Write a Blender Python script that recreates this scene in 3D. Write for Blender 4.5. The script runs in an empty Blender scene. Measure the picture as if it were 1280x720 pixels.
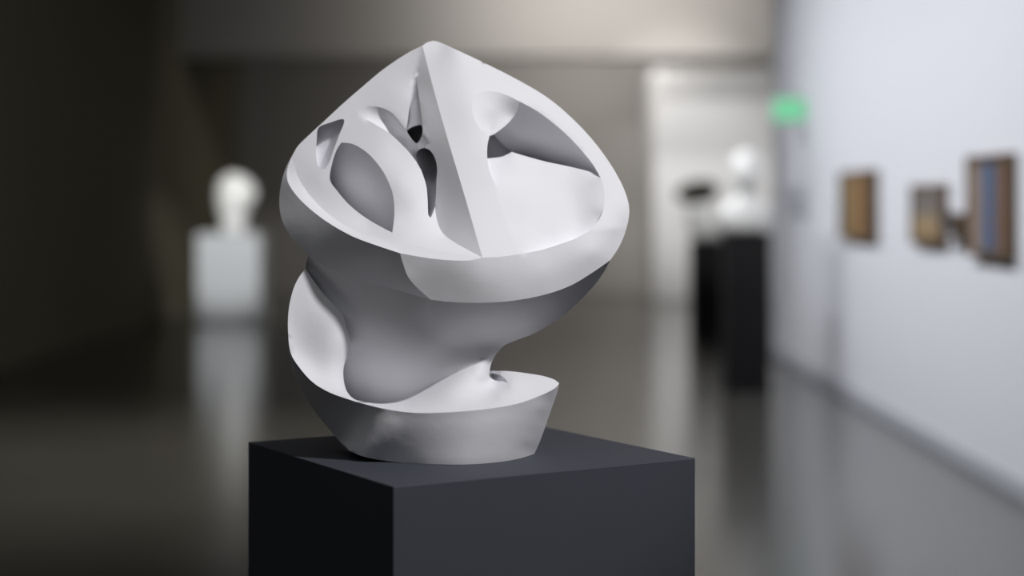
import bpy, bmesh, math
import numpy as np
from mathutils import Vector
from mathutils.geometry import delaunay_2d_cdt

C = bpy.context.scene.collection
F = 2154.0            # focal length in pixels of the 1280 wide frame
HX, HY, EYE = 640.0, 255.0, 1.5
def world(px, py, D):
    return Vector(((px-HX)/F*D, D, EYE-(py-HY)/F*D))

# ------------------------------------------------------------------ materials
def mat(name, col, rough=0.6, bump=0.0, bscale=60.0, var=0.0, vscale=3.0, spec=0.5, emit=None, estr=0.0, metal=0.0):
    m = bpy.data.materials.new(name); m.use_nodes = True
    nt = m.node_tree; b = nt.nodes['Principled BSDF']
    b.inputs['Base Color'].default_value = (*col, 1)
    b.inputs['Roughness'].default_value = rough
    b.inputs['Specular IOR Level'].default_value = spec
    b.inputs['Metallic'].default_value = metal
    tc = nt.nodes.new('ShaderNodeTexCoord')
    if var:
        n = nt.nodes.new('ShaderNodeTexNoise'); n.inputs['Scale'].default_value = vscale
        n.inputs['Detail'].default_value = 5
        nt.links.new(tc.outputs['Object'], n.inputs['Vector'])
        r = nt.nodes.new('ShaderNodeValToRGB')
        r.color_ramp.elements[0].position = .3; r.color_ramp.elements[1].position = .7
        r.color_ramp.elements[0].color = (*[c*(1-var) for c in col], 1)
        r.color_ramp.elements[1].color = (*[min(1, c*(1+var)) for c in col], 1)
        nt.links.new(n.outputs['Fac'], r.inputs['Fac']); nt.links.new(r.outputs['Color'], b.inputs['Base Color'])
    if bump:
        n = nt.nodes.new('ShaderNodeTexNoise'); n.inputs['Scale'].default_value = bscale
        n.inputs['Detail'].default_value = 4
        nt.links.new(tc.outputs['Object'], n.inputs['Vector'])
        k = nt.nodes.new('ShaderNodeBump'); k.inputs['Strength'].default_value = bump; k.inputs['Distance'].default_value = .002
        nt.links.new(n.outputs['Fac'], k.inputs['Height']); nt.links.new(k.outputs['Normal'], b.inputs['Normal'])
    if emit:
        b.inputs['Emission Color'].default_value = (*emit, 1); b.inputs['Emission Strength'].default_value = estr
    return m

M = dict(
    plaster=mat('white_plaster', (.80, .80, .825), .62, .12, 90, .02, 6, spec=.3),
    slate=mat('slate_paint', (.057, .062, .077), .6, .08, 200, .03, 5, spec=.35),
    black=mat('black_paint', (.008, .008, .009), .6, spec=.3),
    white=mat('white_paint', (.54, .56, .575), .6),
    marble=mat('pale_marble', (.82, .82, .80), .4, var=.04, vscale=5),
    bronze=mat('dark_bronze', (.022, .019, .012), .5, spec=.4),
    wall_w=mat('gallery_white', (.75, .757, .80), .9, .05, 30, spec=.1),
    wall_t=mat('taupe_wall', (.34, .327, .31), .9, spec=.1),
    wall_d=mat('dark_olive_wall', (.13, .12, .085), .95, spec=.05),
    wall_p=mat('pale_partition', (.80, .80, .805), .9, spec=.1),
    ceil=mat('ceiling_paint', (.30, .28, .26), .95, spec=.05),
    floor=mat('polished_concrete', (.060, .058, .052), .19, .0, 3, .12, 1.3, spec=.75),
    skirt=mat('skirting_paint', (.45, .46, .50), .6),
    green=mat('green_sign_face', (.05, .45, .2), .5, emit=(.30, .75, .46), estr=.55),
    casing=mat('sign_casing', (.6, .62, .62), .5),
    frame=mat('brown_wood_frame', (.13, .085, .05), .5, var=.3, vscale=20),
    card=mat('grey_card', (.45, .46, .50), .8),
)

def link(name, me, m=None, parent=None):
    o = bpy.data.objects.new(name, me); C.objects.link(o)
    if m: me.materials.append(m)
    if parent: o.parent = parent
    return o
def from_bm(name, bm, m=None, parent=None, smooth=False):
    me = bpy.data.meshes.new(name); bm.normal_update(); bm.to_mesh(me); bm.free()
    if smooth:
        for p in me.polygons: p.use_smooth = True
    return link(name, me, m, parent)
def tag(o, label, cat, group=None):
    o['label'] = label; o['category'] = cat
    if group: o['group'] = group
    return o
def empty(name, loc, label, cat, group=None):
    o = bpy.data.objects.new(name, None); C.objects.link(o); o.location = loc; o.empty_display_size = .1
    return tag(o, label, cat, group)
def add_box(bm, x0, x1, y0, y1, z0, z1, bev=0):
    vs = [bm.verts.new((x, y, z)) for z in (z0, z1) for y in (y0, y1) for x in (x0, x1)]
    fs = [bm.faces.new([vs[i] for i in q]) for q in ((0,2,3,1),(4,5,7,6),(0,1,5,4),(2,6,7,3),(0,4,6,2),(1,3,7,5))]
    if bev:
        es = list({e for f in fs for e in f.edges})
        bmesh.ops.bevel(bm, geom=es, offset=bev, segments=2, profile=.5, affect='EDGES')
    return bm
def box(name, x0, x1, y0, y1, z0, z1, m, parent=None, bev=0):
    return from_bm(name, add_box(bmesh.new(), x0, x1, y0, y1, z0, z1, bev), m, parent)
def structure(o):
    o['kind'] = 'structure'; return o

# ------------------------------------------------------------------ the room
XR, XL, YF, CZ = 2.6, -4.6, 29.0, 4.6
structure(box('floor', XL-.2, 9.2, -5.2, YF+.2, -.1, 0, M['floor']))
structure(box('ceiling', XL-.2, 9.2, -5.2, YF+.2, CZ, CZ+.1, M['ceil']))
structure(box('wall_right', XR, XR+.3, -5, 17.2, 0, CZ, M['wall_w']))
structure(box('baseboard_right', XR-.012, XR, -5, 17.2, 0.0, .09, M['skirt']))
structure(box('wall_left', XL-.2, XL, -5, YF, 0, CZ, M['wall_d']))
structure(box('wall_back', XL-.2, XR+.3, -5.2, -5, 0, CZ, M['wall_d']))
structure(box('wall_far', XL-.2, 9.2, YF, YF+.2, 0, CZ, M['wall_t']))
structure(box('wall_side', 9, 9.2, 17, YF, 0, CZ, M['wall_t']))
structure(box('wall_return', XR+.3, 9.2, 17.0, 17.2, 0, CZ, M['wall_t']))
structure(box('wall_partition', 2.22, 4.4, 27.0, YF, 0, 3.62, M['wall_p'], bev=.01))
structure(box('trim_1', XL, 9.0, 24.0, 24.5, 3.56, CZ, M['wall_t']))        # ceiling bulkhead

# ------------------------------------------------------------------ the slate pedestal
PC = Vector((-.087, 3.155, 0)); PA = math.atan2(.31, .514); PS = .3; PH = 1.05
bm = add_box(bmesh.new(), -PS, PS, -PS, PS, 0, PH-.0, .0015)
ped = from_bm('pedestal', bm, M['slate'])
ped.location = PC; ped.rotation_euler = (0, 0, PA)
tag(ped, 'large dark slate square pedestal carrying the big white abstract sculpture', 'pedestal')

# ------------------------------------------------------------------ the big sculpture
Y0 = 3.15          # distance of the sculpture's axis plane; d = metres nearer to the viewer than that plane
def cat(pts, step=5.0, closed=False):
    """smooth curve through (x, y, d...) points"""
    P = np.array(pts, float); n = len(P); out = []
    rng = range(n if closed else n-1)
    for i in rng:
        if closed: p0, p1, p2, p3 = P[(i-1) % n], P[i], P[(i+1) % n], P[(i+2) % n]
        else: p0, p1, p2, p3 = P[max(i-1, 0)], P[i], P[i+1], P[min(i+2, n-1)]
        L = np.hypot(*(p2-p1)[:2]); k = max(1, int(round(L/step)))
        # centripetal-ish: limit tangents by the chord
        a, c = np.hypot(*(p1-p0)[:2]) or L, np.hypot(*(p3-p2)[:2]) or L
        m1 = (p2-p0)*L/(a+L) if a+L else (p2-p1); m2 = (p3-p1)*L/(c+L)
        if (p0 == p1).all(): m1 = p2-p1
        if (p3 == p2).all(): m2 = p2-p1
        for j in range(k):
            t = j/k
            out.append((2*t**3-3*t**2+1)*p1+(t**3-2*t**2+t)*m1+(-2*t**3+3*t**2)*p2+(t**3-t**2)*m2)
    if not closed: out.append(P[-1])
    return [tuple(q) for q in out]
def poly(*curves):
    out = []
    for c in curves:
        for p in c:
            if not out or math.hypot(out[-1][0]-p[0], out[-1][1]-p[1]) > .05: out.append(tuple(p))
    if math.hypot(out[0][0]-out[-1][0], out[0][1]-out[-1][1]) < .05: out.pop()
    return out
class TPS:
    def __init__(s, pts, lam=1e-3):
        P = {}
        for p in pts: P[(round(p[0], 1), round(p[1], 1))] = p[2]
        A = np.array([k for k in P], float)/100; v = np.array(list(P.values()))
        n = len(A); s.A = A
        K = s.k(A, A)+lam*np.eye(n)*.01
        Q = np.c_[np.ones(n), A]
        S = np.block([[K, Q], [Q.T, np.zeros((3, 3))]])
        s.w = np.linalg.lstsq(S, np.r_[v, 0, 0, 0], rcond=None)[0]
    def k(s, a, b):
        r2 = ((a[:, None]-b[None])**2).sum(2)
        return .5*r2*np.log(r2+1e-12)
    def __call__(s, X):
        X = np.atleast_2d(np.array(X, float))[:, :2]/100
        return s.k(X, s.A) @ s.w[:-3] + np.c_[np.ones(len(X)), X] @ s.w[-3:]

f1 = lambda x, y: .17-.00051*(x-603)+.00087*(y-322)
def onf(f, pts, off=0): return [(x, y, f(x, y)+off) for x, y in pts]

# shared edges, traced in order; every point has its own depth
sil_r = cat([(528,57,-.052),(533,53.5,-.056),(541,51,-.058),(550,53,-.056)]+onf(f1,[(570,62),(600,76),(640,96),(680,119),(710,143),(740,174),(763,205)])
            +[(779,234,.0036),(786,256,.015),(786,272,.022),(781,292,.032),(773,310,.045),(763,325,.058)])
ridge = cat([(528,57,-.052),(540,104,-.014),(555,158,.030),(571,212,.076),(587,266,.122),(603,322,.170)])
lip_a = cat([(603,322,.170),(625,321,.160),(650,317.5,.146)])
lip_b = cat([(650,317.5,.146)]+onf(f1,[(678,312),(703,304),(722,297),(737,288)]))
lip_c = cat(onf(f1,[(737,288),(749,274),(755,258),(755.5,240),(753,228),(748,217)]))
fold = cat([(737,288,.0721),(752,287,.062),(768,285,.049),(783,286,.029)], 4)
# band
band_bot_r = cat([(538,374.5,.162),(565,377.5,.163),(600,378.5,.161),(640,376,.149),(680,368.5,.124),(713,357,.097),(740,341,.078),(763,325,.058)])
band_bot_l = cat([(364,297,.044),(386,320,.070),(420,339,.086),(470,355,.099),(511,367,.137),(538,374.5,.162)])
crease = cat([(500,316.5,.170),(504,330,.170),(510,346,.170),(521,359,.167),(538,374.5,.162)])
ll_a = cat([(364,197,-.018),(359,213,-.008),(360,228,.010),(373,247,.041),(391,264,.074),(413,280,.107),(442,296,.138),(473,307.5,.160),(500,316.5,.170)])
ll_b = cat([(500,316.5,.170),(525,321,.176),(558,325,.179),(587,325.5,.176),(603,322,.170)])
lu = cat([(364,197,-.018),(368,206,-.012),(371,218,-.003),(384,240,.022),(402,260,.049),(422,276,.076),(447,290,.103),(473,297.5,.125),(500,301,.142),(519,306.5,.153),(542,312,.162),(570,317.5,.168),(603,322,.170)])
sil_l = cat([(528,57,-.052),(510,66,-.054),(480,86,-.052),(454,107.5,-.047),(427,131,-.040),(405,151.5,-.034),(386,169,-.028),(372,183,-.023),(364,197,-.018)])
sil_l2 = cat([(364,197,-.018),(359,206,-.016),(352.5,225,-.007),(349,252,.005),(353,277,.025),(364,297,.044)])

R = []   # (name, polygon, mode, controls): first polygon that holds a triangle owns it
def region(name, pg, inner=(), base=None, lam=1e-3): R.append(dict(name=name, pg=[p for p in pg], inner=list(inner), base=base, lam=lam))

# ---- right cavity
hole_a = [(650,127),(630,117.5),(613,114),(600,116),(592,123),(590,134),(593,149),(601,161.5),(612,170)]      # round scooped end
hole_b = [(650,127),(670,138),(690,152.5),(710,170),(727,188),(740,204),(748,217)]
hole_c = [(612,170),(609.5,180),(609,196),(612,214),(620,233)]
patch_line = [(650,127),(645,141),(637,152),(627,161),(617,168)]
floor_top = [(748,217),(713,208.5),(680,201.5),(653,194),(640,190)]
floor_top2 = [(640,190),(627,196),(609,198)]
ha = cat(hole_a); hb = cat(hole_b); hc = cat(hole_c); pl = cat(patch_line); ft = cat(floor_top); ft2 = cat(floor_top2, 4)
def wd(c, f): return [(p[0], p[1], f(p[0], p[1])) for p in c]
# scooped patch: on the rim plane at its outline, sinking to the patch line
region('scoop', poly(wd(ha, f1), [(617,168,f1(617,168)-.035)], [(p[0],p[1],f1(p[0],p[1])-.035*min(1,max(0,(p[1]-127)/20))) for p in pl[::-1]]),
       [(612,140,f1(612,140)-.013),(628,140,f1(628,140)-.024)])
# ceiling: the underside of the rim, running back and down
cl = TPS([(650,127,f1(650,127)),(670,138,f1(670,138)-.003),(710,170,f1(710,170)-.003),(748,217,f1(748,217)-.008),(727,188,f1(727,188)-.004),(690,152.5,f1(690,152.5)-.003),
          (637,152,-.075),(617,168,-.115),(640,188,-.130),(653,194,-.130),(680,201,-.118),(713,208,-.085),(735,213,-.040),(680,170,-.062),(710,190,-.052),(650,165,-.100)])
region('ceiling', poly(wd(hb, lambda x, y: float(cl([(x, y)])[0])), wd(ft, lambda x, y: float(cl([(x, y)])[0])), wd(cat([(640,190),(628,180),(617,168)]), lambda x, y: float(cl([(x, y)])[0])), wd(pl[::-1], lambda x, y: float(cl([(x, y)])[0]))),
       [(680,170,-.062),(710,190,-.052)])
region('dark_gap', poly(wd(cat([(612,170),(617,168),(628,180),(640,190)]), lambda x, y: -.15), wd(ft2, lambda x, y: -.14), wd(cat([(609,196),(609.5,180),(612,170)]), lambda x, y: -.14)))
floor_left = [(620,233,.083),(627,255,.099),(636,280,.116),(643,299,.131),(650,317.5,.146)]
sink = lambda c: [(p[0], p[1], p[2]-.034*min(1, (p[0]-650)/40)*min(1, max(0, p[1]-262)/35)) for p in c]
region('bowl', poly([(p[0],p[1],{0:0}.get(0,0)-.022+max(0,(p[0]-713))/35*.018) for p in ft[::1]],
                    wd(ft2, lambda x, y: -.022+.006*(640-x)/30),
                    [(p[0],p[1],-.022+.105*((p[1]-196)/37)**1.3) for p in hc if p[1] > 196.5], cat(floor_left), sink(lip_b), sink(lip_c)),
       [(660,235,.036),(690,250,.034),(720,250,.022),(655,275,.084),(690,285,.066),(660,300,.108),(720,275,.040)], lam=3e-2)
region('rim', poly(sil_r[:[i for i,p in enumerate(sil_r) if p[1] > 286][0]-1], [fold[-1]], fold[::-1], lip_c, wd(hb[::-1], f1), wd(ha, f1), wd(hc, f1), cat(floor_left), lip_a[::-1], ridge[::-1]),
       [(765,260,.034),(770,235,.010)])
region('band_right', poly(ll_b, lip_a, lip_b, fold, [p for p in sil_r if p[1] > 287], band_bot_r[::-1], crease[::-1]),
       [(600,350,.170),(680,340,.128),(740,315,.083),(560,350,.172)])
region('band_left', poly(sil_l2, band_bot_l, crease[::-1], ll_a[::-1]), [(485,335,.136)], lam=3e-2)
region('ledge', poly(ll_a, ll_b, lu[::-1]))

# ---- left recess: details first, as offsets from the recess surface
valley = [(528,57,-.052),(522,80,-.045),(519,108,-.036),(518,132,-.020),(518,156,-.008),(523,180,.006),(533,200,.020),(541,225,.040),(543,250,.056),(546,275,.078),(553,291,.100),(568,303,.130),(587,313.5,.154),(603,322,.170)]
vl = cat(valley)
region('wall', poly(ridge, vl[::-1]), lam=1e-3)
rec_in = [(450,120,-.042),(470,140,-.0265),(430,160,-.024),(400,190,-.014),(400,225,.018),(430,240,.040),(470,240,.056),(500,230,.060),(520,250,.072),(505,275,.094),
          (460,280,.085),(520,290,.118),(440,150,-.028),(480,180,.006),(505,120,-.029),(500,150,-.013),(500,190,.014)]
rec_pg = poly(sil_l, lu, vl[::-1])
region('recess', rec_pg, rec_in, lam=1e-2)
# opening under the arch
O = [(427,178),(441,180),(459,191),(474.5,208),(485,226),(491.5,245),(493,268),(490.5,291),
     (471.5,281),(453,269.5),(435,254.5),(421,238),(412.5,225),(415,205),(421,187)]
OD = lambda x, y: -.085+.0011*(x-412)-.00035*(y-225)-.000004*(x-455)**2
O = onf(OD, O)
region('opening', cat(O[:8], 4)+cat(O[7:]+[O[0]], 4)[1:-1], onf(OD, [(445,215),(460,245),(440,235),(475,262)]))
region('notch', cat([(398,160,-.045),(412,153.5,-.040),(430,149.5,-.032),(423.5,170,-.030),(417,187,-.028),(411.5,203,-.026),(405,211.5,-.034),(398,208,-.045),(395,195,-.050),(396,175,-.050)], 4, True),
       [(408,180,-.040),(404,195,-.040)], base='recess')
region('upper_hole', cat([(509,164,-.14),(516,158.5,-.14),(527,156.5,-.14),(527.5,169,-.14),(521,179,-.14),(514,173,-.14)], 3, True), base='auto')
region('long_hole', cat([(520,194,-.06),(524,187,-.09),(531,185,-.13),(538,188.5,-.15),(544,198,-.15),(546.5,212,-.14),(545.5,226,-.10),(545,245,-.05),(543,261,-.03),(538,272.5,-.02),
                         (535.5,269,-.05),(534.5,249,-.08),(532.5,231,-.10),(527,214,-.10)], 3, True), base='auto')
region('groove', cat([(519,90,0),(522.5,112,0),(525.5,135,-.002),(527,156.5,-.004),(517,158,-.022),(509,164,-.034),(510.5,145,-.032),(514,120,-.012),(516.5,105,-.004)], 3, True), [(518.5,125,-.014),(519,145,-.018)], base='auto')
region('bridge', cat([(508,165,-.014),(514,173,-.022),(520,190,-.04),(524,187,-.03),(531,185,-.012),(533,175,0),(528,168,0),(521,179,-.015)], 3, True), base='auto')
# the hollow behind the arch's shoulder
region('hood', cat([(446,141,0),(455,135,-.001),(466,133,-.001),(481,136,-.001),(492,143,-.002),(502,155,-.003),(509,166,-.006),(514,174,-.02),(521,180,-.03),(523,187,-.04),(520,194,-.05),(526,212,-.05),
                    (521,203,-.045),(511,190,-.040),(499,177.5,-.036),(486,166,-.028),(470,156,-.014),(456,148,-.003)], 3, True), [(480,147,-.020),(495,160,-.028),(505,173,-.032)], base='recess')
ORDER = ['scoop','ceiling','dark_gap','bowl','ledge','upper_hole','long_hole','notch','opening','hood','bridge','groove','wall','recess','rim','band_right','band_left']

# ---- funnel, stem and base
wing_top = cat([(382,336,.058),(392,351,.060),(404,367,.062),(417,381,.066),(427,391.5,.067),(433,408,.063),(439.5,427.5,.058)])
wing_stem = cat([(439.5,427.5,.042),(436,440,.029),(430.5,455,.015),(429,468,.005),(431.5,484,-.006),(436,493,-.012),(444,499.5,-.015),(457,502.3,-.012)])
wing_in = [(p[0], p[1], .058+.040*max(0, (p[1]-427.5)/75)**1.5) for p in wing_stem]
stem_low = cat([(457,502.3,-.012),(474,503.5,.000),(491,502,.010),(505,498.5,.020),(517,493.5,.031),(535,484,.047),(555,473.5,.061),(575,463,.067),(592,455,.065),(607,448,.056),(620,443,.040)])
rim_l = cat([(382,336,.058),(374,346,.062),(366.5,362,.070),(361,386,.079),(360,412,.088),(363,440,.100),(371,455,.108),(390,477,.126),(412,490.5,.147),(444,502,.165)], 5)
rim_f = cat([(444,502,.165),(480,511,.182),(517,516,.192),(562,515.3,.194),(611,511,.180),(649,504,.155),(679,493,.120),(694,485,.098),(699,479,.085)])
top_back = cat([(699,479,.085),(694,475,.078),(681,470.5,.068),(667,467.8,.060),(637,464,.046),(612.5,463.5,.040)])
waist = cat([(620,443,.040),(615,452,.044),(612,463.5,.048),(612.5,474,.052)], 4)
fun_r = cat([(763,325,.058),(753,343,.018),(740,360,.000),(713,387,-.014),(690,404,-.016),(667,417,-.012),(645,425.5,-.002),(630,432,.020),(620,443,.040)])
fun_l = [(386,320,.070),(383,327,.045),(382,336,.020)]
Zp = 1.0505
def contact(x, y, up=0): return Y0-(EYE-Zp-up)*F/(y-HY)
side_l = cat([(360,412,.088),(361.5,440,.074),(367,466,.064),(382,496,.060),(400,523,.060),(412,537,.068),(424,551,.076),(436,563,contact(436,563,.016))])
bottom = cat([(436,563,contact(436,563,.016)),(452,570,contact(452,570,.010)),(475,575,contact(475,575,.003)),(505,578.5,contact(505,578.5)),(545,580.3,contact(545,580.3)),(585,580.6,contact(585,580.6)),
              (625,577.5,contact(625,577.5)),(650,573,contact(650,573)),(668,567.5,contact(668,567.5))])
side_r = cat([(668,567.5,contact(668,567.5)),(676,549,.058),(688,515,.070),(696,492,.080),(699,479,.085)])
bb = [p for p in band_bot_l if p[0] >= 386]
region('funnel', poly([(p[0],p[1],p[2]) for p in bb], band_bot_r, fun_r, stem_low[::-1], wing_stem[::-1], [(p[0],p[1],p[2]-.016-.020*max(0,1-(p[1]-336)/91)) for p in wing_top[::-1]], fun_l[::-1]),
       [(570,400,.128),(620,400,.098),(680,385,.062),(530,400,.126),(490,400,.106),(450,400,.066),(490,430,.086),(530,430,.104),(570,430,.084),(460,430,.054),(595,438,.066),
        (450,460,.024),(480,460,.047),(520,460,.070),(455,485,.002),(485,485,.020),(512,482,.038),(608,430,.052)], lam=1e-2)
region('wing', poly(rim_l, [(457,502.3,.090)], wing_in[::-1], wing_top[::-1]), lam=2e-2)
region('foot_top', poly(rim_f, top_back, [(612.5,470,.03)], waist[::-1], stem_low[::-1], [(444,502,.165)]),
       [(560,495,.134),(600,480,.092),(640,480,.094),(625,492,.122),(520,505,.120)], lam=1e-2)
def along(c, t):
    P = np.array(c); L = np.r_[0, np.cumsum(np.hypot(*np.diff(P[:, :2], axis=0).T))]
    return [float(np.interp(t*L[-1], L, P[:, i])) for i in range(3)]
TOPC = poly([p for p in rim_l if p[1] >= 411.9], rim_f); BOTC = poly(side_l, bottom)
RUL = [(along(TOPC, t), along(BOTC, t)) for t in np.linspace(.06, .96, 16)]
region('foot_side', poly(side_l, bottom, side_r, rim_f[::-1], [p for p in rim_l[::-1] if p[1] >= 412]),
       [((a[0]*(1-u)+b[0]*u), (a[1]*(1-u)+b[1]*u), a[2]*(1-u)+b[2]*u+.006*u*(1-u)*4*math.sin(math.pi*k/15)) for k, (a, b) in enumerate(RUL) for u in (.25, .5, .75)], lam=1e-1)
region('dimple', cat([(612.5,467,-.014),(620,467.5,-.016),(629,471.5,-.014),(634,478.5,-.005),(628,482,-.001),(619,481.5,-.002),(613.5,476,-.008)], 2.5, True), [(622,474,-.016)], base='foot_top')
ORDER += ['dimple','wing','foot_top','funnel','foot_side']
SMOOTH = {frozenset(p) for p in [('rim','band_right'),('rim','bowl'),('scoop','rim'),('funnel','foot_top'),('recess','groove'),('recess','hood'),('foot_top','dimple'),('recess','notch'),('recess','wall'),('bridge','recess'),('bridge','wall'),('bridge','hood')]}
HARD_AT = {frozenset(('rim','band_right')): lambda x, y: x < 700, frozenset(('scoop','rim')): lambda x, y: True,
           frozenset(('funnel','foot_top')): lambda x, y: x < 575, frozenset(('rim','bowl')): lambda x, y: x > 700 or y < 236,
           frozenset(('recess','hood')): lambda x, y: True, frozenset(('recess','notch')): lambda x, y: y < 190,
           frozenset(('recess','wall')): lambda x, y: y > 110, frozenset(('recess','groove')): lambda x, y: False}

def build_sculpture():
    by = {r['name']: r for r in R}
    regs = [by[n] for n in ORDER]
    for r in regs:
        ctl = [p for p in r['pg']]+r['inner']
        r['tps'] = TPS(ctl, r['lam'])
    def depth(r, X):
        v = r['tps'](X)
        if r['base'] == 'auto':
            X = np.atleast_2d(np.array(X, float))[:, :2]
            v = v + np.where(inside(by['wall']['pg'], X), by['wall']['tps'](X), by['recess']['tps'](X))
        elif r['base']: v = v + by[r['base']]['tps'](X)
        return v
    # planar arrangement of all outlines
    pts, idx, edges = [], {}, set()
    def vid(x, y):
        k = (round(x, 2), round(y, 2))
        if k not in idx: idx[k] = len(pts); pts.append(k)
        return idx[k]
    for r in regs:
        pg = r['pg']; ids = [vid(p[0], p[1]) for p in pg]
        for a, b in zip(ids, ids[1:]+ids[:1]):
            if a != b: edges.add((min(a, b), max(a, b)))
    bp = np.array(pts); seg = [(pts[a], pts[b]) for a, b in edges]
    S0 = np.array([s[0] for s in seg]); S1 = np.array([s[1] for s in seg])
    def segdist(Q, A, B):
        out = []
        for i in range(0, len(Q), 400):
            q = Q[i:i+400, None]; ab = (B-A)[None]; t = ((q-A[None])*ab).sum(2)/np.maximum((ab**2).sum(2), 1e-9)
            t = np.clip(t, 0, 1)[..., None]
            out.append(np.sqrt(((q-A[None]-ab*t)**2).sum(2)).min(1))
        return np.concatenate(out)
    def inside(pg, Q):
        x, y = Q[:, 0], Q[:, 1]; res = np.zeros(len(Q), bool)
        P = np.array([(p[0], p[1]) for p in pg]); Pn = np.roll(P, -1, 0)
        for (x0, y0), (x1, y1) in zip(P, Pn):
            if y0 == y1: continue
            c = ((y0 > y) != (y1 > y)) & (x < (x1-x0)*(y-y0)/(y1-y0)+x0)
            res ^= c
        return res
    g = []; st = 4.0; row = 0; y = 50.0
    while y < 584:
        x = 345+(st/2 if row % 2 else 0)
        while x < 790: g.append((x, y)); x += st
        y += st*.866; row += 1
    g = np.array(g); ok = np.zeros(len(g), bool)
    for r in regs: ok |= inside(r['pg'], g)
    g = g[ok]; g = g[segdist(g, S0, S1) > 1.9]
    allp = [Vector(p) for p in pts]+[Vector(p) for p in g]
    V, _, Fc, *_ = delaunay_2d_cdt(allp, sorted(edges), [], 0, 1e-3)
    V = np.array([(v.x, v.y) for v in V]); T = np.array([f for f in Fc if len(f) == 3])
    cen = V[T].mean(1); own = -np.ones(len(T), int)
    for k, r in enumerate(regs):
        m = (own < 0) & inside(r['pg'], cen); own[m] = k
    T = T[own >= 0]; own = own[own >= 0]
    # orient counter-clockwise on screen (y down) -> facing the viewer
    a, b, c = V[T[:, 0]], V[T[:, 1]], V[T[:, 2]]
    ar = (b[:, 0]-a[:, 0])*(c[:, 1]-a[:, 1])-(b[:, 1]-a[:, 1])*(c[:, 0]-a[:, 0])
    T[ar > 0] = T[ar > 0][:, ::-1]
    # depth of each (vertex, region)
    dv = {}
    for k, r in enumerate(regs):
        vs = np.unique(T[own == k])
        if len(vs) == 0: print('EMPTY REGION', r['name']); continue
        for v, d in zip(vs, depth(r, V[vs])): dv[(int(v), k)] = float(d)
    byv = {}
    for (v, k), d in dv.items(): byv.setdefault(v, []).append((d, k))
    verts, vmap = [], {}
    def W(v, d):
        p = world(V[v][0], V[v][1], Y0-d)
        if p.z < Zp: p.z = Zp
        return p
    for v, lst in byv.items():
        lst.sort(); grp = [[lst[0]]]
        for q in lst[1:]:
            if q[0]-grp[-1][-1][0] < .005: grp[-1].append(q)
            else: grp.append([q])
        for gq in grp:
            d = sum(q[0] for q in gq)/len(gq)
            verts.append(W(v, d)); i = len(verts)-1
            for q in gq: vmap[(v, q[1])] = i; dv[(v, q[1])] = d
    faces, sharp, em = [], set(), {}
    for t, k in zip(T, own):
        t = [int(q) for q in t]; k = int(k)
        faces.append(tuple(vmap[(v, k)] for v in t))
        for i in range(3):
            a, b = t[i], t[(i+1) % 3]; em.setdefault((min(a, b), max(a, b)), []).append((k, a, b))
    sil = set()
    for (a, b), l in em.items():
        if len(l) == 1: sil.add((a, b)); continue
        (k1, a1, b1), (k2, _, _) = l
        if k1 == k2: continue
        A1, B1, A2, B2 = vmap[(a1, k1)], vmap[(b1, k1)], vmap[(a1, k2)], vmap[(b1, k2)]
        pr = frozenset((regs[k1]['name'], regs[k2]['name'])); mid = (V[a1]+V[b1])/2
        hard = pr not in SMOOTH or (pr in HARD_AT and HARD_AT[pr](*mid))
        if A1 == A2 and B1 == B2:
            if hard: sharp.add((min(A1, B1), max(A1, B1)))
            continue
        q = [B1, A1]
        if A2 != A1: q.append(A2)
        if B2 != B1: q.append(B2)
        faces.append(tuple(q))
        for e in ((A1, B1), (A2, B2)): sharp.add((min(e), max(e)))
    # back of the piece: same outline, bulging away from the viewer
    E = np.array(sorted(sil)); dist = segdist(V, V[E[:, 0]], V[E[:, 1]])
    onb = set(E.ravel().tolist())
    sd = TPS([(V[v][0], V[v][1], min(q[0] for q in byv[v])) for v in list(onb)[::3]], 1.0)
    used = sorted(byv); base = dict(zip(used, sd(V[used])))
    bmap = {}
    for v in used:
        if v in onb:
            bmap[v] = [vmap[(v, q[1])] for q in byv[v]][0]; continue
        t = min(1, dist[v]/95); h = .20*math.sqrt(1-(1-t)**2)
        dmin = min(q[0] for q in byv[v]); d = min(min(base[v], .06)-h, dmin-.012*min(1, dist[v]/12))
        verts.append(W(v, d)); bmap[v] = len(verts)-1
    for t in T: faces.append(tuple(bmap[int(v)] for v in t[::-1]))
    for a, b in sil: sharp.add((min(bmap[a], bmap[b]), max(bmap[a], bmap[b])))
    me = bpy.data.meshes.new('abstract_sculpture')
    org = Vector((PC.x-.03, Y0, PH))
    me.from_pydata([v-org for v in verts], [], [f for f in faces if len(set(f)) > 2]); me.validate(); me.update()
    for p in me.polygons: p.use_smooth = True
    at = me.attributes.new('sharp_edge', 'BOOLEAN', 'EDGE')
    for i, e in enumerate(me.edges):
        k = (min(e.vertices), max(e.vertices))
        if k in sharp: at.data[i].value = True
    o = link('abstract_sculpture', me, M['plaster']); o.location = org
    tag(o, 'big white plaster abstract sculpture with pointed top and carved hollows on the slate pedestal', 'sculpture')
    print('SCULPT', len(verts), len(faces))
build_sculpture()

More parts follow.
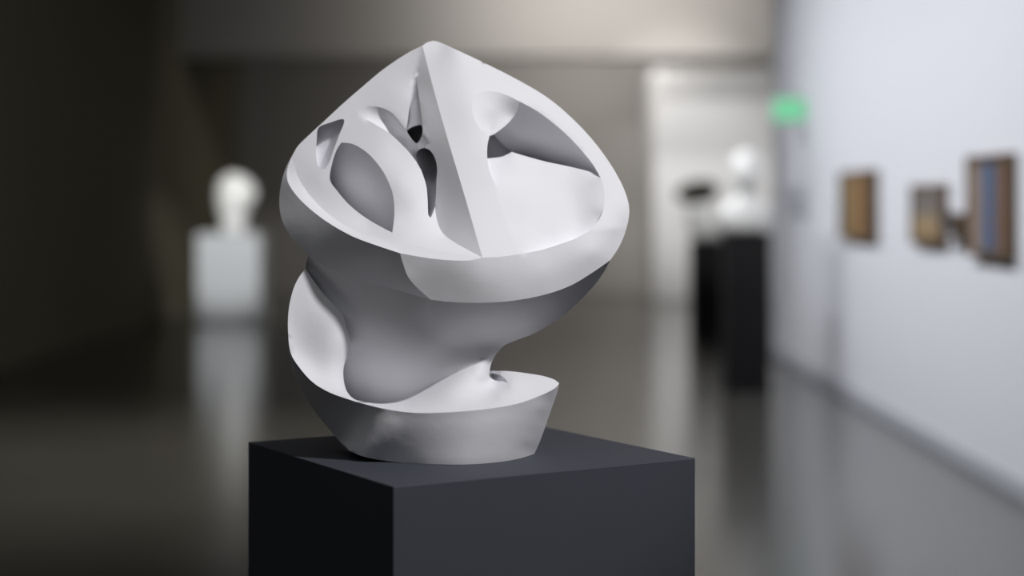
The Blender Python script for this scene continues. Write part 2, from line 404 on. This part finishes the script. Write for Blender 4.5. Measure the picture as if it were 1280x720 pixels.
# ------------------------------------------------------------------ works on stands in the background
def blob(name, chain, m, parent=None, loc=(0,0,0), sub=2):
    """one continuous surface grown along a chain of (x, y, z, rx, ry)"""
    bm = bmesh.new(); n = 24; rings = []
    for x, y, z, rx, ry in chain:
        rings.append([bm.verts.new((x+rx*math.cos(2*math.pi*i/n), y+ry*math.sin(2*math.pi*i/n), z)) for i in range(n)])
    for a, b in zip(rings, rings[1:]):
        for i in range(n): bm.faces.new((a[i], a[(i+1) % n], b[(i+1) % n], b[i]))
    bm.faces.new(rings[0][::-1]); bm.faces.new(rings[-1])
    o = from_bm(name, bm, m, parent, True); o.location = loc
    s = o.modifiers.new('s', 'SUBSURF'); s.levels = s.render_levels = 1
    return o
def bust_mesh(s, m, name, loc, rot=0):
    """head, neck and shoulders in one skin; s = total height"""
    bm = bmesh.new(); n = 32; prof = [  # z, half width, half depth, forward shift
        (0,.26,.17,0),(.03,.30,.19,0),(.12,.335,.20,0),(.24,.34,.19,0),(.33,.28,.165,0),(.39,.16,.13,.0),(.43,.118,.12,-.01),(.50,.110,.12,-.015),(.55,.125,.15,-.03),
        (.60,.150,.185,-.035),(.68,.175,.205,-.025),(.77,.190,.215,-.01),(.86,.188,.205,.0),(.93,.155,.165,.005),(.98,.09,.10,.005),(1.0,.03,.03,.005)]
    rings = []
    for z, w, dp, sh in prof:
        ring = []
        for i in range(n):
            a = 2*math.pi*i/n; x = w*math.cos(a); y = dp*math.sin(a)+sh
            front = max(0, -math.sin(a))**8
            y -= front*(.045*math.exp(-((z-.70)/.05)**2)+.018*math.exp(-((z-.625)/.018)**2)+.02*math.exp(-((z-.57)/.02)**2))  # nose, lips, chin
            eye = math.exp(-((abs(x)-.07)/.03)**2)*math.exp(-((z-.77)/.03)**2) if math.sin(a) < 0 else 0
            y += .02*eye
            ring.append(bm.verts.new((x*s, y*s, z*s)))
        rings.append(ring)
    for a, b in zip(rings, rings[1:]):
        for i in range(n): bm.faces.new((a[i], a[(i+1) % n], b[(i+1) % n], b[i]))
    bm.faces.new(rings[0][::-1]); bm.faces.new(rings[-1])
    o = from_bm(name, bm, m, None, True); o.location = loc; o.rotation_euler = (0, 0, rot)
    sb = o.modifiers.new('s', 'SUBSURF'); sb.levels = sb.render_levels = 1
    return o
def stand(x, y, w, h, m, label, pad=.0, rot=0):
    bm = add_box(bmesh.new(), -w/2, w/2, -w/2, w/2, 0, h, .004)
    o = from_bm('pedestal', bm, m); o.location = (x, y, 0); o.rotation_euler = (0, 0, rot)
    return tag(o, label, 'pedestal')

# white stand with a pale head by the dark wall
xw, yw = (285-HX)/F*22, 22.0
stand(xw, yw+.4, .80, 1.12, M['white'], 'white box pedestal in front of the dark wall, far left')
tag(blob('head_sculpture', [(-.02,0,0,.12,.12),(-.02,0,.03,.17,.15),(0,0,.12,.15,.14),(-.02,0,.22,.17,.16),(-.01,0,.34,.22,.19),(.03,0,.46,.27,.21),(.03,0,.58,.26,.20),(0,0,.69,.20,.16),(-.01,0,.76,.10,.09),(-.01,0,.775,.03,.03)],
         M['marble'], loc=(xw+.02, yw+.4, 1.122)), 'pale rounded stone head sculpture standing on the white pedestal', 'sculpture')
# tall black stand with a white bust
xb, yb = (932-HX)/F*13.9, 13.9
stand(xb, yb, .355, 1.275, M['black'], 'taller black pedestal beside the white wall, carrying a white bust')
tag(bust_mesh(.66, M['marble'], 'bust', (xb, yb, 1.277)), 'white bust with head and shoulders on the taller black pedestal', 'bust')
# lower black stand with pale rock and dark form
xc, yc = (885-HX)/F*20, 20.0
stand(xc, yc, .40, 1.08, M['black'], 'lower black pedestal further back, left of the taller black one')
tag(blob('carved_block', [(0,0,0,.15,.14),(0,0,.03,.19,.16),(-.02,0,.14,.20,.17),(-.05,0,.26,.18,.15),(-.09,0,.36,.17,.13),(-.11,0,.42,.10,.10)], M['marble'], loc=(xc-.01, yc, 1.082)),
    'pale carved stone block on the lower black pedestal, below a dark oval form', 'sculpture')
o = blob('bronze_form', [(-.04,0,0,.08,.08),(-.04,0,.02,.17,.11),(-.02,0,.09,.25,.14),(.01,0,.17,.26,.14),(.04,0,.245,.18,.11),(.05,0,.28,.06,.05)], M['bronze'], loc=(xc-.12, yc, 1.502))
tag(o, 'small dark bronze oval form resting on the pale carved block', 'sculpture')

# ------------------------------------------------------------------ pictures on the right wall
def paint_mat(name, stops, axis=1, streak=14.0):
    """vertical bands of colour across the picture (0..1 along the wall), broken up by brushwork"""
    m = bpy.data.materials.new(name); m.use_nodes = True; nt = m.node_tree; b = nt.nodes['Principled BSDF']; b.inputs['Roughness'].default_value = .6
    b.inputs['Specular IOR Level'].default_value = .2
    tc = nt.nodes.new('ShaderNodeTexCoord'); sp = nt.nodes.new('ShaderNodeSeparateXYZ'); nt.links.new(tc.outputs['Generated'], sp.inputs[0])
    nz = nt.nodes.new('ShaderNodeTexNoise'); nz.inputs['Scale'].default_value = streak; nt.links.new(tc.outputs['Object'], nz.inputs['Vector'])
    ma = nt.nodes.new('ShaderNodeMath'); ma.operation = 'MULTIPLY_ADD'; ma.inputs[1].default_value = .12; nt.links.new(nz.outputs['Fac'], ma.inputs[0]); nt.links.new(sp.outputs[axis], ma.inputs[2])
    ms = nt.nodes.new('ShaderNodeMath'); ms.operation = 'SUBTRACT'; ms.inputs[1].default_value = .06; nt.links.new(ma.outputs[0], ms.inputs[0])
    r = nt.nodes.new('ShaderNodeValToRGB'); el = r.color_ramp.elements
    while len(el) > 1: el.remove(el[-1])
    el[0].position = stops[0][0]; el[0].color = (*stops[0][1], 1)
    for p, c in stops[1:]:
        e = el.new(p); e.color = (*[v*.72 for v in c], 1)
    nt.links.new(ms.outputs[0], r.inputs['Fac']); nt.links.new(r.outputs['Color'], b.inputs['Base Color'])
    return m
def picture(name, y0, y1, z0, z1, t, canvas, label, catg, fw=.03, fm=None):
    root = empty(name, (XR, (y0+y1)/2, z0), label, catg)
    Y, Z = (y1-y0)/2, z1-z0; bm = bmesh.new()
    add_box(bm, -t, 0, -Y, Y, 0, fw); add_box(bm, -t, 0, -Y, Y, Z-fw, Z); add_box(bm, -t, 0, -Y, -Y+fw, fw, Z-fw); add_box(bm, -t, 0, Y-fw, Y, fw, Z-fw)
    from_bm('frame', bm, fm or M['frame'], root)
    box('canvas', -t*.7, -.004, -Y+fw, Y-fw, fw, Z-fw, canvas, root)
    return root
# along the wall: 0 = near end (right in the photo), 1 = far end
picture('painting', 12.2, 13.45, 1.235, 1.745, .05, paint_mat('ochre_abstract', [(0,(.12,.07,.04)),(.3,(.20,.12,.06)),(.42,(.42,.24,.11)),(.62,(.46,.28,.12)),(.8,(.27,.20,.11)),(1,(.24,.19,.13))]),
        'ochre brown painting in a thin brown frame, leftmost on the white wall', 'painting')
picture('painting', 10.25, 11.05, 1.25, 1.62, .05, paint_mat('grey_tan_abstract', [(0,(.24,.16,.09)),(.25,(.52,.38,.22)),(.45,(.42,.32,.2)),(.55,(.26,.23,.21)),(1,(.28,.25,.23))], 2),
        'small grey and tan painting with a paler lower part, middle of the white wall', 'painting')
picture('painting', 8.86, 9.66, 1.215, 1.765, .06, paint_mat('blue_stripe_abstract', [(0,(.22,.13,.08)),(.28,(.25,.15,.1)),(.36,(.10,.17,.30)),(.62,(.12,.20,.34)),(.68,(.36,.27,.22)),(1,(.42,.32,.26))]),
        'large brown painting with a blue vertical stripe, rightmost on the white wall', 'painting')
picture('wall_relief', 9.83, 10.13, 1.32, 1.45, .09, paint_mat('blue_tan_relief', [(0,(.40,.26,.16)),(.4,(.38,.27,.2)),(.6,(.13,.19,.27)),(1,(.2,.2,.22))]),
        'tiny blue and tan wall piece between the small grey painting and the blue striped one', 'wall art', .012)
# green sign on a bracket, pale upright panel and grey card below it
sg = empty('exit_sign', (XR, 15.2, 2.22), 'green lit box sign projecting from the far end of the white wall', 'sign')
box('casing', -.31, -.005, -.04, .04, 0, .22, M['casing'], sg, .006)
box('sign_face', -.30, -.02, -.046, -.0405, .012, .208, M['green'], sg)
box('bracket', -.20, -.1, -.02, .02, .2205, .26, M['casing'], sg)
pn = box('wall_panel', -.03, 0, -.55, .55, 0, .62, M['wall_w'], bev=.004); pn.location = (XR, 15.7, 1.62)
tag(pn, 'pale upright panel on the white wall just below the green sign', 'panel')
cd = box('wall_label', -.015, 0, -.4, .4, 0, .2, M['card'], bev=.003); cd.location = (XR, 15.6, 1.38)
tag(cd, 'small grey card on the white wall below the pale panel', 'label')

# ------------------------------------------------------------------ light
def aim(o, tgt):
    o.rotation_euler = (Vector(tgt)-o.location).to_track_quat('-Z', 'Y').to_euler()
def spot(name, loc, tgt, power, ang, blend=.5, r=.04, col=(1,1,1)):
    l = bpy.data.lights.new(name, 'SPOT'); l.energy = power; l.spot_size = math.radians(ang); l.spot_blend = blend; l.shadow_soft_size = r; l.color = col
    o = bpy.data.objects.new(name, l); C.objects.link(o); o.location = loc; aim(o, tgt); return o
def area(name, loc, tgt, power, sx, sy, col=(1,1,1)):
    l = bpy.data.lights.new(name, 'AREA'); l.shape = 'RECTANGLE'; l.size = sx; l.size_y = sy; l.energy = power; l.color = col
    o = bpy.data.objects.new(name, l); C.objects.link(o); o.location = loc; aim(o, tgt); return o
T0 = Vector((-.1, 3.1, 1.45)); L = Vector((.51, -.51, .70)).normalized()
spot('spot_key', T0+L*4.0, T0, 530, 24, .5, .13, (1, .985, 1))
area('fill_near', (-.6, 1.0, 4.5), (-.4, 3.0, 1.0), 17, 2.0, 1.2, (.95,.97,1))  # added soft fill for the sculpture's shaded parts, no fixture of the room
wl = area('wall_track', (-.5, 11.0, 4.4), (XR, 11.0, 1.4), 172, .1, 10.0, (.94,.96,1))
wl.rotation_euler = (0, -math.atan2(XR+.5, 3.4), 0); wl.data.spread = math.radians(110)
area('fill_left', (-3.2, .6, 4.5), (-.4, 3.0, 1.0), 15, 1.6, 1.2, (.95,.97,1))  # dim fill added to lift the pedestal's dark left face
spot('spot_head', (xw+.6, yw-5, 4.4), (xw, yw+.4, 1.1), 1500, 22, .6, .05)
spot('spot_bust', (xb-.6, yb-3, 4.4), (xb, yb, 1.6), 170, 20, .6, .05)
spot('spot_block', (xc-.6, yc-2.5, 4.4), (xc, yc, 1.4), 420, 20, .6, .05)
area('partition_washer', (3.1, 24.9, 4.5), (3.0, 27.0, 1.3), 22, 1.6, .3, (1,.985,.97))
spot('spot_partition', (1.2, 17.5, 4.5), (2.9, 27.0, 2.0), 1500, 24, .9, .1, (1,.99,.98))
area('far_wall_washer', (1.2, 26.5, 4.5), (1.2, 29.0, 1.5), 68, 2.0, .3, (1,.96,.92))
area('bulkhead_washer', (1.3, 21.9, 4.5), (1.4, 24.0, 3.85), 110, 3.6, .2, (1,.97,.94))
spot('spot_floor', (-1.8, 10, 4.5), (-2.2, 10, 0), 750, 85, 1, .15, (1,.97,.88))
w = bpy.data.worlds.new('world'); bpy.context.scene.world = w; w.use_nodes = True
w.node_tree.nodes['Background'].inputs[0].default_value = (.02, .02, .02, 1); w.node_tree.nodes['Background'].inputs[1].default_value = 1

# ------------------------------------------------------------------ camera
cam = bpy.data.cameras.new('camera'); co = bpy.data.objects.new('camera', cam); C.objects.link(co)
co.location = (0, 0, EYE); co.rotation_euler = (math.radians(90), 0, 0)
cam.sensor_width = 36; cam.lens = 36*F/1280; cam.shift_y = -(360-HY)/1280; cam.clip_end = 100
cam.dof.use_dof = True; cam.dof.focus_distance = 3.05; cam.dof.aperture_fstop = cam.lens/50.0
sc = bpy.context.scene; sc.camera = co
sc.view_settings.view_transform = 'Standard'; sc.view_settings.look = 'None'; sc.view_settings.exposure = 0; sc.view_settings.gamma = 1
sc.view_settings.use_curve_mapping = False
sc.cycles.use_denoising = True
sc.cycles.max_bounces = 10; sc.cycles.diffuse_bounces = 5
